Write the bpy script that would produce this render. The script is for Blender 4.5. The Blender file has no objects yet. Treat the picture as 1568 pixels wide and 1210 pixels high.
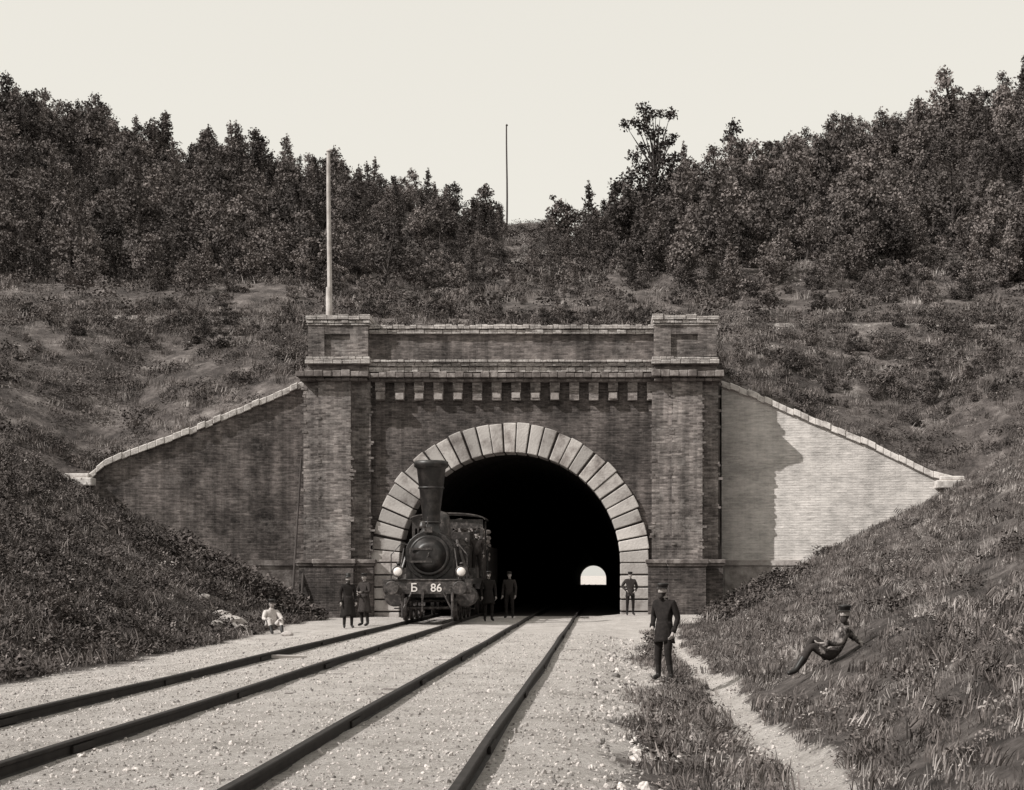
import bpy, bmesh, math, random
import numpy as np
from mathutils import Vector, Matrix, Quaternion
random.seed(7); rng=np.random.default_rng(7)
F=2448.0; HC=1.47
def ux(u,Y=60.0): return (u-925)*Y/F
def vz(v,Y=60.0): return HC-(v-880)*Y/F
scene=bpy.context.scene
col=scene.collection
# ------------------------------------------------------------------ materials
def tint(v):
    t=min(v/0.5,1.0)
    return (v, v*(0.85+0.09*t), v*(0.80+0.10*t), 1.0)
def newmat(name):
    m=bpy.data.materials.new(name); m.use_nodes=True
    nt=m.node_tree; b=nt.nodes['Principled BSDF']
    b.inputs['Roughness'].default_value=0.85
    b.inputs['Specular IOR Level'].default_value=0.2
    return m,nt,b
def N(nt,t,**kw):
    n=nt.nodes.new(t)
    for k,v in kw.items(): setattr(n,k,v)
    return n
def ramp(nt,stops):
    r=N(nt,'ShaderNodeValToRGB'); e=r.color_ramp.elements
    while len(e)<len(stops): e.new(0.5)
    for i,(p,c) in enumerate(stops):
        e[i].position=p; e[i].color=tint(c) if not isinstance(c,tuple) else c
    return r
def noisemat(name,stops,scale=4,detail=6,rough=0.85,bump=0.0,bscale=None,spec=0.2,metal=0.0,objrand=0.0):
    m,nt,b=newmat(name)
    tc=N(nt,'ShaderNodeTexCoord')
    no=N(nt,'ShaderNodeTexNoise'); no.inputs['Scale'].default_value=scale; no.inputs['Detail'].default_value=detail
    no.inputs['Roughness'].default_value=0.65
    nt.links.new(tc.outputs['Object'],no.inputs['Vector'])
    r=ramp(nt,stops); nt.links.new(no.outputs['Fac'],r.inputs['Fac'])
    out=r.outputs['Color']
    if objrand>0:
        oi=N(nt,'ShaderNodeObjectInfo'); mr=N(nt,'ShaderNodeMapRange')
        mr.inputs['To Min'].default_value=1-objrand; mr.inputs['To Max'].default_value=1+objrand
        nt.links.new(oi.outputs['Random'],mr.inputs['Value'])
        vm=N(nt,'ShaderNodeVectorMath',operation='SCALE')
        nt.links.new(out,vm.inputs[0]); nt.links.new(mr.outputs['Result'],vm.inputs['Scale']); out=vm.outputs[0]
    nt.links.new(out,b.inputs['Base Color'])
    b.inputs['Roughness'].default_value=rough; b.inputs['Specular IOR Level'].default_value=spec; b.inputs['Metallic'].default_value=metal
    if bump>0:
        n2=N(nt,'ShaderNodeTexNoise'); n2.inputs['Scale'].default_value=bscale or scale*4; n2.inputs['Detail'].default_value=5
        nt.links.new(tc.outputs['Object'],n2.inputs['Vector'])
        bp=N(nt,'ShaderNodeBump'); bp.inputs['Strength'].default_value=bump; bp.inputs['Distance'].default_value=0.03
        nt.links.new(n2.outputs['Fac'],bp.inputs['Height']); nt.links.new(bp.outputs['Normal'],b.inputs['Normal'])
    return m
def brickmat(name,c1,c2,mort,stain=(0.5,1.3),white=0.0,wcol=0.5,cw=(.35,1.8),streak=.55):
    m,nt,b=newmat(name); L=nt.links.new
    tc=N(nt,'ShaderNodeTexCoord'); sp=N(nt,'ShaderNodeSeparateXYZ'); L(tc.outputs['Object'],sp.inputs[0])
    ad=N(nt,'ShaderNodeMath',operation='ADD'); L(sp.outputs['X'],ad.inputs[0]); L(sp.outputs['Y'],ad.inputs[1])
    cb=N(nt,'ShaderNodeCombineXYZ'); L(ad.outputs[0],cb.inputs['X']); L(sp.outputs['Z'],cb.inputs['Y'])
    br=N(nt,'ShaderNodeTexBrick'); L(cb.outputs[0],br.inputs['Vector'])
    br.inputs['Scale'].default_value=1; br.inputs['Brick Width'].default_value=0.30; br.inputs['Row Height'].default_value=0.095
    br.inputs['Mortar Size'].default_value=0.011; br.inputs['Mortar Smooth'].default_value=0.3; br.inputs['Bias'].default_value=0.0
    br.inputs['Color1'].default_value=tint(c1); br.inputs['Color2'].default_value=tint(c2); br.inputs['Mortar'].default_value=tint(mort)
    def mapped(scale,nscale,det,rough,loc=(0,0,0)):
        mp=N(nt,'ShaderNodeMapping'); mp.inputs['Scale'].default_value=scale; mp.inputs['Location'].default_value=loc; L(cb.outputs[0],mp.inputs['Vector'])
        n=N(nt,'ShaderNodeTexNoise'); n.inputs['Scale'].default_value=nscale; n.inputs['Detail'].default_value=det; n.inputs['Roughness'].default_value=rough; L(mp.outputs[0],n.inputs['Vector']); return n
    def rng_(n,a,b_,c,d):
        mr=N(nt,'ShaderNodeMapRange'); mr.inputs['From Min'].default_value=a; mr.inputs['From Max'].default_value=b_; mr.inputs['To Min'].default_value=c; mr.inputs['To Max'].default_value=d; L(n.outputs['Fac'],mr.inputs['Value']); return mr
    n1=mapped((2.6,10.5,1),1.0,6,.8); m1=rng_(n1,.32,.68,cw[0],cw[1])
    n2=mapped((1,1,1),.45,8,.72); m2=rng_(n2,.34,.66,stain[0],stain[1])
    n4=mapped((2.2,.16,1),1.0,7,.7,(5,2,0)); m4=rng_(n4,.36,.62,1.0-streak*.8,1.0+streak*.45)
    mm=N(nt,'ShaderNodeMath',operation='MULTIPLY'); L(m1.outputs[0],mm.inputs[0]); L(m2.outputs[0],mm.inputs[1])
    mm2=N(nt,'ShaderNodeMath',operation='MULTIPLY'); L(mm.outputs[0],mm2.inputs[0]); L(m4.outputs[0],mm2.inputs[1])
    vs=N(nt,'ShaderNodeVectorMath',operation='SCALE'); L(br.outputs['Color'],vs.inputs[0]); L(mm2.outputs[0],vs.inputs['Scale'])
    out=vs.outputs[0]
    if white>0:
        n3=mapped((1.2,1.5,1),.8,10,.8,(3,7,0)); m3=rng_(n3,.62-white*.3,.75-white*.1,0,.8)
        mx=N(nt,'ShaderNodeMix',data_type='RGBA'); L(m3.outputs[0],mx.inputs['Factor']); L(out,mx.inputs['A']); mx.inputs['B'].default_value=tint(wcol); out=mx.outputs['Result']
    L(out,b.inputs['Base Color'])
    bp=N(nt,'ShaderNodeBump'); bp.inputs['Strength'].default_value=.9; bp.inputs['Distance'].default_value=.035
    sb=N(nt,'ShaderNodeMath',operation='SUBTRACT'); L(n1.outputs['Fac'],sb.inputs[0]); L(br.outputs['Fac'],sb.inputs[1]); L(sb.outputs[0],bp.inputs['Height']); L(bp.outputs['Normal'],b.inputs['Normal'])
    return m
M_brick=brickmat('brick_dark',.06,.12,.14,stain=(.35,1.4),white=.14,wcol=.32)
M_brickp=brickmat('brick_pilaster',.10,.25,.22,white=.30,wcol=.42,stain=(.35,1.45))
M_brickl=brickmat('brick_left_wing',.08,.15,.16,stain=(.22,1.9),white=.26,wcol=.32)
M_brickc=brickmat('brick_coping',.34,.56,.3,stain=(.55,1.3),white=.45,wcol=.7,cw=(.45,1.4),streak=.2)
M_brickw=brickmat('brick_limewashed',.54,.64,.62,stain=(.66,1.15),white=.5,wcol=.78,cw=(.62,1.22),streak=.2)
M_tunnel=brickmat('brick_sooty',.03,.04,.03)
M_stone=noisemat('stone_pale',[(.3,.22),(.5,.54),(.72,.72)],scale=3,detail=9,bump=.5,bscale=14)
M_stone2=noisemat('stone_ledge',[(.3,.13),(.5,.3),(.7,.46)],scale=2.2,detail=10,bump=.5,bscale=14)
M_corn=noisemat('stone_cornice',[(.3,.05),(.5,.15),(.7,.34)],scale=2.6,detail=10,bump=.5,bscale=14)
def vouss():
    m=noisemat('stone_voussoir',[(.28,.07),(.38,.28),(.5,.48),(.75,.60)],scale=.9,detail=10,bump=.5,bscale=14)
    nt=m.node_tree; b=nt.nodes['Principled BSDF']; l=b.inputs['Base Color'].links[0].from_socket
    ge=N(nt,'ShaderNodeNewGeometry'); mr=N(nt,'ShaderNodeMapRange'); mr.inputs['To Min'].default_value=.66; mr.inputs['To Max'].default_value=1.15
    nt.links.new(ge.outputs['Random Per Island'],mr.inputs['Value']); vs=N(nt,'ShaderNodeVectorMath',operation='SCALE')
    nt.links.new(l,vs.inputs[0]); nt.links.new(mr.outputs[0],vs.inputs['Scale']); nt.links.new(vs.outputs[0],b.inputs['Base Color'])
    return m
M_vou=vouss()
M_rail=noisemat('rail_steel',[(.3,.012),(.7,.035)],scale=5,rough=.7,spec=.25)
M_wood=noisemat('old_wood',[(.3,.08),(.7,.2)],scale=6)
M_pole=noisemat('pole_pale_paint',[(.3,.3),(.7,.55)],scale=3)
M_poled=noisemat('pole_dark',[(.3,.05),(.7,.09)],scale=3)
M_mort=noisemat('mortar_dark',[(.3,.03),(.7,.06)],scale=3)
M_iron=noisemat('loco_iron',[(.3,.006),(.5,.015),(.7,.05)],scale=4,detail=9,rough=.45,spec=.45)
M_iron2=noisemat('loco_iron_worn',[(.3,.012),(.5,.04),(.7,.16)],scale=7,detail=9,rough=.45,spec=.5)
M_white=noisemat('white_paint',[(.3,.6),(.7,.78)],scale=6)
M_glass=noisemat('lamp_lens',[(.3,.7),(.7,.85)],scale=3,rough=.15,spec=.6)
M_log=noisemat('firewood',[(.3,.10),(.7,.32)],scale=9)
M_cloth=noisemat('dark_cloth',[(.3,.010),(.7,.026)],scale=20,rough=.95)
M_cloth2=noisemat('charcoal_cloth',[(.3,.025),(.7,.05)],scale=20,rough=.95)
M_cloth3=noisemat('pale_linen',[(.3,.4),(.7,.6)],scale=14,rough=.95)
M_cloth4=noisemat('grey_tunic',[(.42,.02),(.62,.3)],scale=8,rough=.95)
M_skin=noisemat('skin',[(.3,.30),(.7,.38)],scale=10,rough=.6)
M_hair=noisemat('hair',[(.3,.02),(.7,.05)],scale=30)
M_boot=noisemat('boot_leather',[(.3,.01),(.7,.02)],scale=12,rough=.5,spec=.4)
M_bark=noisemat('bark',[(.3,.03),(.7,.09)],scale=8)
M_leaf=noisemat('leaf_broad',[(.3,.07),(.7,.19)],scale=1.5,objrand=.6,rough=.85,spec=.1)
M_needle=noisemat('leaf_needle',[(.3,.05),(.7,.13)],scale=1.5,objrand=.5,rough=.85,spec=.1)
M_grass=noisemat('grass_blade',[(.3,.07),(.7,.20)],scale=3,objrand=.55,rough=.9,spec=.1)
M_weed=noisemat('weed_leaf',[(.3,.04),(.7,.12)],scale=3,objrand=.5,rough=.9,spec=.1)
M_dry=noisemat('grass_dry',[(.3,.22),(.7,.42)],scale=3,objrand=.4,rough=.9,spec=.1)
M_peb=noisemat('pebble',[(.3,.15),(.7,.55)],scale=3,objrand=.6)
M_rock=noisemat('rock_pale',[(.3,.25),(.7,.5)],scale=3,bump=.5)
# ------------------------------------------------------------------ helpers
def mkobj(name,bm_or_me,mats,parent=None,smooth=False,link=True):
    if isinstance(bm_or_me,bmesh.types.BMesh):
        me=bpy.data.meshes.new(name); bmesh.ops.recalc_face_normals(bm_or_me,faces=bm_or_me.faces); bm_or_me.to_mesh(me); bm_or_me.free()
    else: me=bm_or_me
    o=bpy.data.objects.new(name,me)
    for m in (mats if isinstance(mats,(list,tuple)) else [mats]): me.materials.append(m)
    if smooth: me.polygons.foreach_set('use_smooth',[True]*len(me.polygons))
    if link: col.objects.link(o)
    if parent: o.parent=parent
    return o
def empty(name,loc=(0,0,0)):
    e=bpy.data.objects.new(name,None); e.location=loc; e.empty_display_size=.3; col.objects.link(e); return e
def box(bm,x0,x1,y0,y1,z0,z1,mi=0):
    v=[bm.verts.new(p) for p in [(x0,y0,z0),(x1,y0,z0),(x1,y1,z0),(x0,y1,z0),(x0,y0,z1),(x1,y0,z1),(x1,y1,z1),(x0,y1,z1)]]
    for f in [(0,3,2,1),(4,5,6,7),(0,1,5,4),(1,2,6,5),(2,3,7,6),(3,0,4,7)]:
        bm.faces.new([v[i] for i in f]).material_index=mi
def tube(bm,p0,p1,r0,r1,n=12,mi=0,cap=True):
    p0=Vector(p0);p1=Vector(p1);d=(p1-p0).normalized()
    a=d.orthogonal().normalized(); b=d.cross(a)
    A=[];B=[]
    for i in range(n):
        t=2*math.pi*i/n; o=a*math.cos(t)+b*math.sin(t)
        A.append(bm.verts.new(p0+o*r0)); B.append(bm.verts.new(p1+o*r1))
    for i in range(n):
        bm.faces.new([A[i],A[(i+1)%n],B[(i+1)%n],B[i]]).material_index=mi
    if cap:
        bm.faces.new(A[::-1]).material_index=mi; bm.faces.new(B).material_index=mi
def lathe(bm,prof,c,axis='z',n=24,mi=0,sx=1,sy=1):
    rings=[]
    for r,h in prof:
        R=[]
        for i in range(n):
            t=2*math.pi*i/n; a,b=r*math.cos(t)*sx,r*math.sin(t)*sy
            p=(c[0]+a,c[1]+b,c[2]+h) if axis=='z' else (c[0]+a,c[1]+h,c[2]+b)
            R.append(bm.verts.new(p))
        rings.append(R)
    for k in range(len(rings)-1):
        for i in range(n):
            f=bm.faces.new([rings[k][i],rings[k][(i+1)%n],rings[k+1][(i+1)%n],rings[k+1][i]]); f.material_index=mi; f.smooth=True
    bm.faces.new(rings[0][::-1]).material_index=mi; bm.faces.new(rings[-1]).material_index=mi
def bevel(o,w=.015,s=1):
    m=o.modifiers.new('bev','BEVEL'); m.width=w; m.segments=s; m.limit_method='ANGLE'; return o
# ------------------------------------------------------------------ terrain
def vnoise(x,y,scale,seed=0):
    x=np.asarray(x)/scale; y=np.asarray(y)/scale
    xi=np.floor(x).astype(np.int64); yi=np.floor(y).astype(np.int64); fx=x-xi; fy=y-yi
    fx=fx*fx*(3-2*fx); fy=fy*fy*(3-2*fy)
    def h(a,b):
        n=(a*374761393+b*668265263+seed*982451653)&0xffffffff
        n=((n^(n>>13))*1274126177)&0xffffffff
        return ((n^(n>>16))&0xffff)/65535.0
    return (h(xi,yi)*(1-fx)+h(xi+1,yi)*fx)*(1-fy)+(h(xi,yi+1)*(1-fx)+h(xi+1,yi+1)*fx)*fy-.5
YE=530.0
WL=[(467,582),(420,602),(350,631),(290,656),(200,688),(160,706),(135,726),(98,731)]
WR=[(1105,582),(1160,603),(1250,641),(1330,674),(1400,708),(1430,722),(1478,735)]
def wingpts(tab,u0,u1):
    out=[]
    for u,v in tab:
        t=(u-u0)/(u1-u0); Y=61.3-2.0*t
        out.append((ux(u,Y),Y,vz(v,Y)))
    return out
PL=wingpts(WL,467,98); PR=wingpts(WR,1105,1478)
XWL=PL[0][0]; XWR=PR[0][0]; XEL=PL[-1][0]; XER=PR[-1][0]
def Yw(x):
    return np.interp(x,[XEL,XWL,XWL+.15,XWR-.15,XWR,XER],[59.3,61.3,60.3,60.3,61.3,59.3])
def front(x,y):
    f=np.interp(x,[-12,-10,-8.6,-7.3,-0.3,0.5,1.45,1.6,1.9,2.15,2.4],[-.3,-.32,-.28,-.125,-.125,-.33,-.38,-.53,-.58,-.52,-.38])
    near=np.interp(x,[-9,-7,-.2,.6],[-.14,-.11,-.11,-.02])
    w=np.clip((y-40)/12,0,1); f=f*(1-w)+near*w
    s0=np.interp(y,[30,58],[2.4,3.4])
    sr=-.45+.54*(x-s0); sl=-.35+.54*(-10.2-x)
    s=np.maximum(sr,sl); s=np.minimum(s,13.2+0*s)
    z=np.maximum(f,s)+.05*np.exp(-np.abs(f-s)/.2)
    g=np.clip(np.maximum(sr,sl)*1.2+.3,0,1)
    z=z+g*(vnoise(x,y,3.1,1)*.30+vnoise(x,y,1.1,2)*.15+vnoise(x,y,.45,3)*.08)
    z=z+(1-g)*(vnoise(x,y,1.7,4)*.045+vnoise(x,y,.5,5)*.035)*((np.abs(x+1.84)>.9)&(np.abs(x+5.52)>.9))
    return z
cu=[-400,0,120,240,360,480,560,640,700,735,765,835,870,920,1000,1100,1200,1290,1370,1450,1530,1700,2200]
cv=[60,144,170,205,224,247,254,270,296,330,345,345,330,306,288,253,222,206,180,152,130,92,60]
YC=140.0
cX=[ux(u,YC) for u in cu]
cZ=[vz(v,YC)-(0.4 if 750<u<850 else 3.0) for u,v in zip(cu,cv)]
def zterr(x): return 13.45-.0125*(np.clip(x,-60,60)+3)
def back(x,y):
    bx=[p[0] for p in PL[::-1]]+[XWL+.2,XWR-.2]+[p[0] for p in PR]
    bz=[p[2]-.40 for p in PL[::-1]]+[9.2,9.2]+[p[2]-.40 for p in PR]
    bz[0]+=.3; bz[-1]+=.3
    base=np.interp(x,bx,bz); out=(x<XEL)|(x>XER)
    base=np.where(out,front(x,np.full_like(x,58.0)),base)
    zt=zterr(x); yw=Yw(x)
    t=np.clip((y-yw)/(75-yw),0,1)
    z=base+(zt-base)*(t+.06*np.sin(math.pi*t)*np.clip((y-yw)/3,0,1))
    cz=np.interp(x,cX,cZ)
    t2=np.clip((y-77.5)/(YC-77.5),0,1)
    z2=zt+(cz-zt)*t2+.5*np.clip(t2*20,0,1)
    z=np.where(y>77.5,z2,z)
    t3=np.clip((y-YC-3)/120,0,1); z3=cz+.5-(cz-12)*t3
    z=np.where(y>YC+3,z3,z)
    nk=np.clip((np.abs(x-(-6.5))-2)/4,.15,1)
    n=vnoise(x,y,9,11)*1.8*np.clip((y-80)/10,0,1)*nk+vnoise(x,y,3.,12)*.38+vnoise(x,y,1.2,13)*.22+vnoise(x,y,.5,14)*.1
    n=n*np.clip((y-yw-1)/3.0,0,1)*np.where((y>74.5)&(y<78),.25,1)
    z=z+n
    return np.where(y>YE-.2,-2.2,z)
def height(x,y):
    x=np.asarray(x,float); y=np.asarray(y,float)
    return np.where(y<Yw(x)+.4,front(x,y),back(x,y))
def hz(x,y): return float(height(np.array([x]),np.array([y]))[0])
def hit(u,v,y0=12,y1=59):
    Y=np.linspace(y0,y1,4000); X=ux(u,Y); Z=vz(v,Y); h=height(X,Y)
    i=int(np.argmax(h>=Z)); return float(X[i]),float(Y[i]),float(h[i])
XC=ux(781)
xs=np.unique(np.round(np.concatenate([[-3000,-1500,-800,-400,-200,-140],np.arange(-110,-26,1.5),np.arange(-26,-10,.3),np.arange(-10,.4,.25),np.arange(.4,3.4,.1),np.arange(3.4,18,.25),np.arange(18,80,1.5),[100,140,200,400,800,1500,3000]]),3))
xs=np.unique(np.concatenate([xs,[XWL,XWL+.15,XWR,XWR-.15]]))
rows=[]
for y in np.concatenate([[-200,-120,-80,-40,-20,-8],np.arange(0,9,1.),np.arange(9,50,.2)]): rows.append(np.full(len(xs),y))
yw=Yw(xs)
for s in np.linspace(0,1,38): rows.append(50+s*(yw+.3-50))
nj=len(rows)-1
for s in np.linspace(0,1,30): rows.append((yw+.5)+s*(70-yw-.5))
for y in np.concatenate([np.arange(70.3,80,.3),np.arange(80,146,1.),np.arange(150,280,8.),[300,350,400,450,500,529.6,530.0,540,560,600,800,1200,2000,4500]]):
    rows.append(np.full(len(xs),y))
YY=np.array(rows); XX=np.tile(xs,(len(rows),1))
ZZ=np.where(np.arange(len(rows))[:,None]<=nj,front(XX,YY),back(XX,YY))
nr,nc=XX.shape
verts=np.stack([XX,YY,ZZ],-1).reshape(-1,3)
faces=[]
je=[i for i in range(nr-1) if abs(rows[i][0]-529.6)<.01][0]
for i in range(nr-1):
    for j in range(nc-1):
        xm=(xs[j]+xs[j+1])/2
        if (i==nj and abs(xm-XC)<4.9) or (i==je and abs(xm-XC)<4.6): continue
        a=i*nc+j; faces.append((a,a+1,a+nc+1,a+nc))
me=bpy.data.meshes.new('ground'); me.from_pydata(verts.tolist(),[],faces); me.update()
def gravmask(x,y):
    n=vnoise(x,y,2.3,21)*1.0+vnoise(x,y,.7,22)*.6
    L=np.interp(y,[10,30,50,56],[-9.2,-9.6,-10.0,-10.0]); R=np.interp(y,[10,30,48,54],[.6,.65,1.5,4.0])
    d=np.minimum(x-(L+n*.5),(R+n*.9)-x)
    g=np.clip(d/.7+.5,0,1)
    dit=np.clip(1-np.abs(x-1.95-n*.28)/(.42+.25*vnoise(x,y,1.1,23)),0,1)*1.0
    g=np.maximum(g,np.clip(dit*1.5,0,.85)*(y<52))
    g=np.where(y>Yw(x)+.4,0,g)
    ter=np.clip(1-np.abs(y-74.6-n*.4)/.6,0,1)*np.where(np.abs(x+4)<10,.4,.48)
    pth=np.clip(1-np.abs(x-(ux(797,110)+np.sin(y*.35)*.5+n*.5))/.7,0,1)*((y>100)&(y<122))*.5
    sc=np.clip(vnoise(x,y,5,24)*1.3-.28,0,.5)*((y>82)&(y<104))
    g=np.maximum(g,np.where(y>70,np.maximum(np.maximum(ter,pth),sc),0))
    return np.where(y>YE,1.0,g)
g=gravmask(XX,YY).reshape(-1)
at=me.attributes.new('gravel','FLOAT','POINT'); at.data.foreach_set('value',g.astype(np.float32))
def groundmat():
    m,nt,b=newmat('ground_soil_gravel'); L=nt.links.new
    tc=N(nt,'ShaderNodeTexCoord'); at=N(nt,'ShaderNodeAttribute',attribute_name='gravel')
    def noi(s,d=6,r=.6):
        n=N(nt,'ShaderNodeTexNoise'); n.inputs['Scale'].default_value=s; n.inputs['Detail'].default_value=d; n.inputs['Roughness'].default_value=r; L(tc.outputs['Object'],n.inputs['Vector']); return n
    a=noi(.7,12,.82); rg=ramp(nt,[(.34,.022),(.46,.065),(.55,.13),(.68,.30)]); L(a.outputs['Fac'],rg.inputs['Fac'])
    c=noi(18,7,.9); rc=ramp(nt,[(.30,.12),(.40,.36),(.52,.56),(.68,.70)]); L(c.outputs['Fac'],rc.inputs['Fac'])
    d=noi(1.1,12,.82); rd=ramp(nt,[(.32,(.34,.33,.32,1)),(.44,(.84,.83,.82,1)),(.62,(1.08,1.08,1.08,1))]); L(d.outputs['Fac'],rd.inputs['Fac'])
    mu=N(nt,'ShaderNodeMix',data_type='RGBA',blend_type='MULTIPLY'); mu.inputs['Factor'].default_value=1; L(rc.outputs[0],mu.inputs['A']); L(rd.outputs[0],mu.inputs['B'])
    e=noi(5,8,.75); s=N(nt,'ShaderNodeMath',operation='SUBTRACT'); L(e.outputs['Fac'],s.inputs[0]); s.inputs[1].default_value=.5
    s2=N(nt,'ShaderNodeMath',operation='MULTIPLY_ADD'); L(s.outputs[0],s2.inputs[0]); s2.inputs[1].default_value=2.0; L(at.outputs['Fac'],s2.inputs[2])
    mr=N(nt,'ShaderNodeMapRange'); mr.inputs['From Min'].default_value=.32; mr.inputs['From Max'].default_value=.72; L(s2.outputs[0],mr.inputs['Value'])
    mx=N(nt,'ShaderNodeMix',data_type='RGBA'); L(mr.outputs[0],mx.inputs['Factor']); L(rg.outputs[0],mx.inputs['A']); L(mu.outputs['Result'],mx.inputs['B'])
    L(mx.outputs['Result'],b.inputs['Base Color'])
    bp=N(nt,'ShaderNodeBump'); bp.inputs['Strength'].default_value=1.0; bp.inputs['Distance'].default_value=.05; L(c.outputs['Fac'],bp.inputs['Height']); L(bp.outputs['Normal'],b.inputs['Normal'])
    return m
M_ground=groundmat()
mkobj('ground',me,M_ground,smooth=True)
# ------------------------------------------------------------------ tunnel portal
portal=empty('tunnel_portal')
R0=4.14; R1=5.24; ZS=vz(862)
X0,X1=ux(469),ux(1097); ZT=vz(579)
bm=bmesh.new()
Rw=5.2
arc=[(XC-Rw,z) for z in np.linspace(-.8,ZS,5)[:-1]]
cang=[math.atan2(ZT-ZS,X1-XC),math.atan2(ZT-ZS,X0-XC)]
angs=sorted(set(list(np.linspace(0,math.pi,65))+cang),reverse=True)
outer=[(X0,z) for z in np.linspace(-.8,ZS,5)[:-1]]
for a in angs:
    c,s=math.cos(a),math.sin(a); arc.append((XC+Rw*c,ZS+Rw*s))
    k=1e9
    if c>1e-6: k=min(k,(X1-XC)/c)
    if c<-1e-6: k=min(k,(X0-XC)/c)
    if s>1e-6: k=min(k,(ZT-ZS)/s)
    outer.append((XC+k*c,ZS+k*s))
for z in np.linspace(ZS,-.8,5)[1:]: arc.append((XC+Rw,z)); outer.append((X1,z))
va=[[bm.verts.new((p[0],y,p[1])) for p in arc] for y in (60,61.2)]
vo=[[bm.verts.new((p[0],y,p[1])) for p in outer] for y in (60,61.2)]
for i in range(len(arc)-1):
    bm.faces.new([va[0][i],va[0][i+1],vo[0][i+1],vo[0][i]]); bm.faces.new([va[1][i],vo[1][i],vo[1][i+1],va[1][i+1]])
    bm.faces.new([va[0][i],va[1][i],va[1][i+1],va[0][i+1]]); bm.faces.new([vo[0][i],vo[0][i+1],vo[1][i+1],vo[1][i]])
mkobj('brick_face_wall',bm,M_brick,portal)
bm=bmesh.new()
nv=31; gap=.055
def wedge(pts,y0,y1):
    a=[bm.verts.new((p[0],y0,p[1])) for p in pts]; b=[bm.verts.new((p[0],y1,p[1])) for p in pts]; n=len(pts)
    bm.faces.new(a[::-1]); bm.faces.new(b)
    for i in range(n): bm.faces.new([a[i],a[(i+1)%n],b[(i+1)%n],b[i]])
for i in range(nv):
    j0=random.uniform(-.006,.006)
    a0=math.pi*i/nv+j0; a1=math.pi*(i+1)/nv+j0; ro=R1+random.uniform(-.05,.06)
    pr=59.84+random.uniform(0,.05)
    pts=[]
    g0=gap/2
    for r,sg in ((R0,1),(ro,-1)):
        lo=a0+g0/r; hi=a1-g0/r
        for t in (np.linspace(lo,hi,4) if sg==1 else np.linspace(hi,lo,4)): pts.append((XC+r*math.cos(t),ZS+r*math.sin(t)))
    wedge(pts,pr,61.2)
zb=ZS
while zb>-.3:
    h=.46
    for sg in (-1,1):
        pr=59.84+random.uniform(0,.05)
        xa,xb=sorted((XC+sg*R0,XC+sg*(R1+random.uniform(-.02,.05))))
        wedge([(xa,zb-h+gap*.7),(xb,zb-h+gap*.7),(xb,zb-gap/3),(xa,zb-gap/3)],pr,61.2)
    zb-=h
bevel(mkobj('arch_voussoirs',bm,M_vou,portal),.03,2)
bm=bmesh.new()
for i in range(60):
    a0=math.pi*i/60;a1=math.pi*(i+1)/60
    wedge([(XC+r*math.cos(t),ZS+r*math.sin(t)) for r,t in ((R0+.03,a0),(R1-.06,a0),(R1-.06,a1),(R0+.03,a1))],59.95,61.15)
for sg in (-1,1):
    xa,xb=sorted((XC+sg*(R0+.03),XC+sg*(R1-.06))); wedge([(xa,-.6),(xb,-.6),(xb,ZS),(xa,ZS)],59.95,61.15)
mkobj('arch_mortar',bm,M_mort,portal)
def pbox(bm,u0,u1,v0,v1,p,back=60.0,mi=0): box(bm,ux(u0),ux(u1),60-p,back,vz(v1),vz(v0),mi)
bm=bmesh.new()
for (a,b,c,d) in ((467,569,492,541),(998,1099,1028,1074)):
    pbox(bm,a,b,580,858,.28,61.35); pbox(bm,c,d,582,856,.62,59.7)
    for e in (a,c,d,b):
        for k in range(18):
            v=random.uniform(590,850); pj=.28 if e in(a,b) else .62
            x0=ux(e)-random.uniform(.02,.14); box(bm,x0,x0+random.uniform(.10,.22),60-pj-random.uniform(.004,.03),60-pj+.12,vz(v)-.04,vz(v)+.04)
mkobj('pilasters',bm,M_brickp,portal)
bm=bmesh.new()
for (a,b,c,d) in ((461,574,488,546),(992,1106,1023,1079)):
    pbox(bm,a,b,866,965,.40,61.4); pbox(bm,c,d,867,965,.78,59.55)
mkobj('pilaster_plinths',bm,M_brick,portal)
bm=bmesh.new()
for (a,b,c,d) in ((456,578,484,550),(988,1110,1019,1083)):
    pbox(bm,a,b,857,863,.50,61.45); pbox(bm,a+2,b-2,863,867,.45,61.42); pbox(bm,c,d,856.5,863.5,.88,59.48); pbox(bm,c+2,d-2,863.5,867.5,.83,59.5)
bevel(mkobj('plinth_caps',bm,M_corn,portal),.02)
def course(bm,u0,u1,y0,y1,v1,v0,step=13,jy=.025,jz=.018):
    n=max(1,int(round((u1-u0)/step))); s=np.linspace(u0,u1,n+1)
    for i in range(n):
        box(bm,ux(s[i])+.004,ux(s[i+1])-.004,y0+random.uniform(-jy,jy),y1,vz(v1)+random.uniform(0,jz*.4),vz(v0)+random.uniform(-jz,jz))
bm=bmesh.new()
course(bm,570,997,59.45,60.8,581,573,jz=.04); course(bm,571,996,59.62,60.75,586,581.4)
box(bm,ux(565),ux(1002),59.66,61.2,vz(586.3),vz(573.8))
for a,b in ((460,570),(997,1106)):
    course(bm,a,b,59.0,61.3,581.5,572.5,jz=.04); course(bm,a+4,b-4,59.2,61.28,587,581.9)
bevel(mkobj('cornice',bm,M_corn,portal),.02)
bm=bmesh.new(); bm2=bmesh.new()
u=576.
while u<992:
    w=15; pbox(bm,u,u+w,586.4,600,.26); pbox(bm,u+.3,u+w-.3,600.2,614,.22+.02*random.random())
    if random.random()<.85: pbox(bm2,u+1.5,u+w-1.5,602+random.random()*2,613-random.random()*3,.255+random.random()*.02)  # pale panels paint the sunlight caught by the lower bracket fronts
    u+=29.6
mkobj('corbel_brackets',bm,M_brickp,portal); mkobj('corbel_lit_faces',bm2,M_stone2,portal)
bm=bmesh.new()
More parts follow.
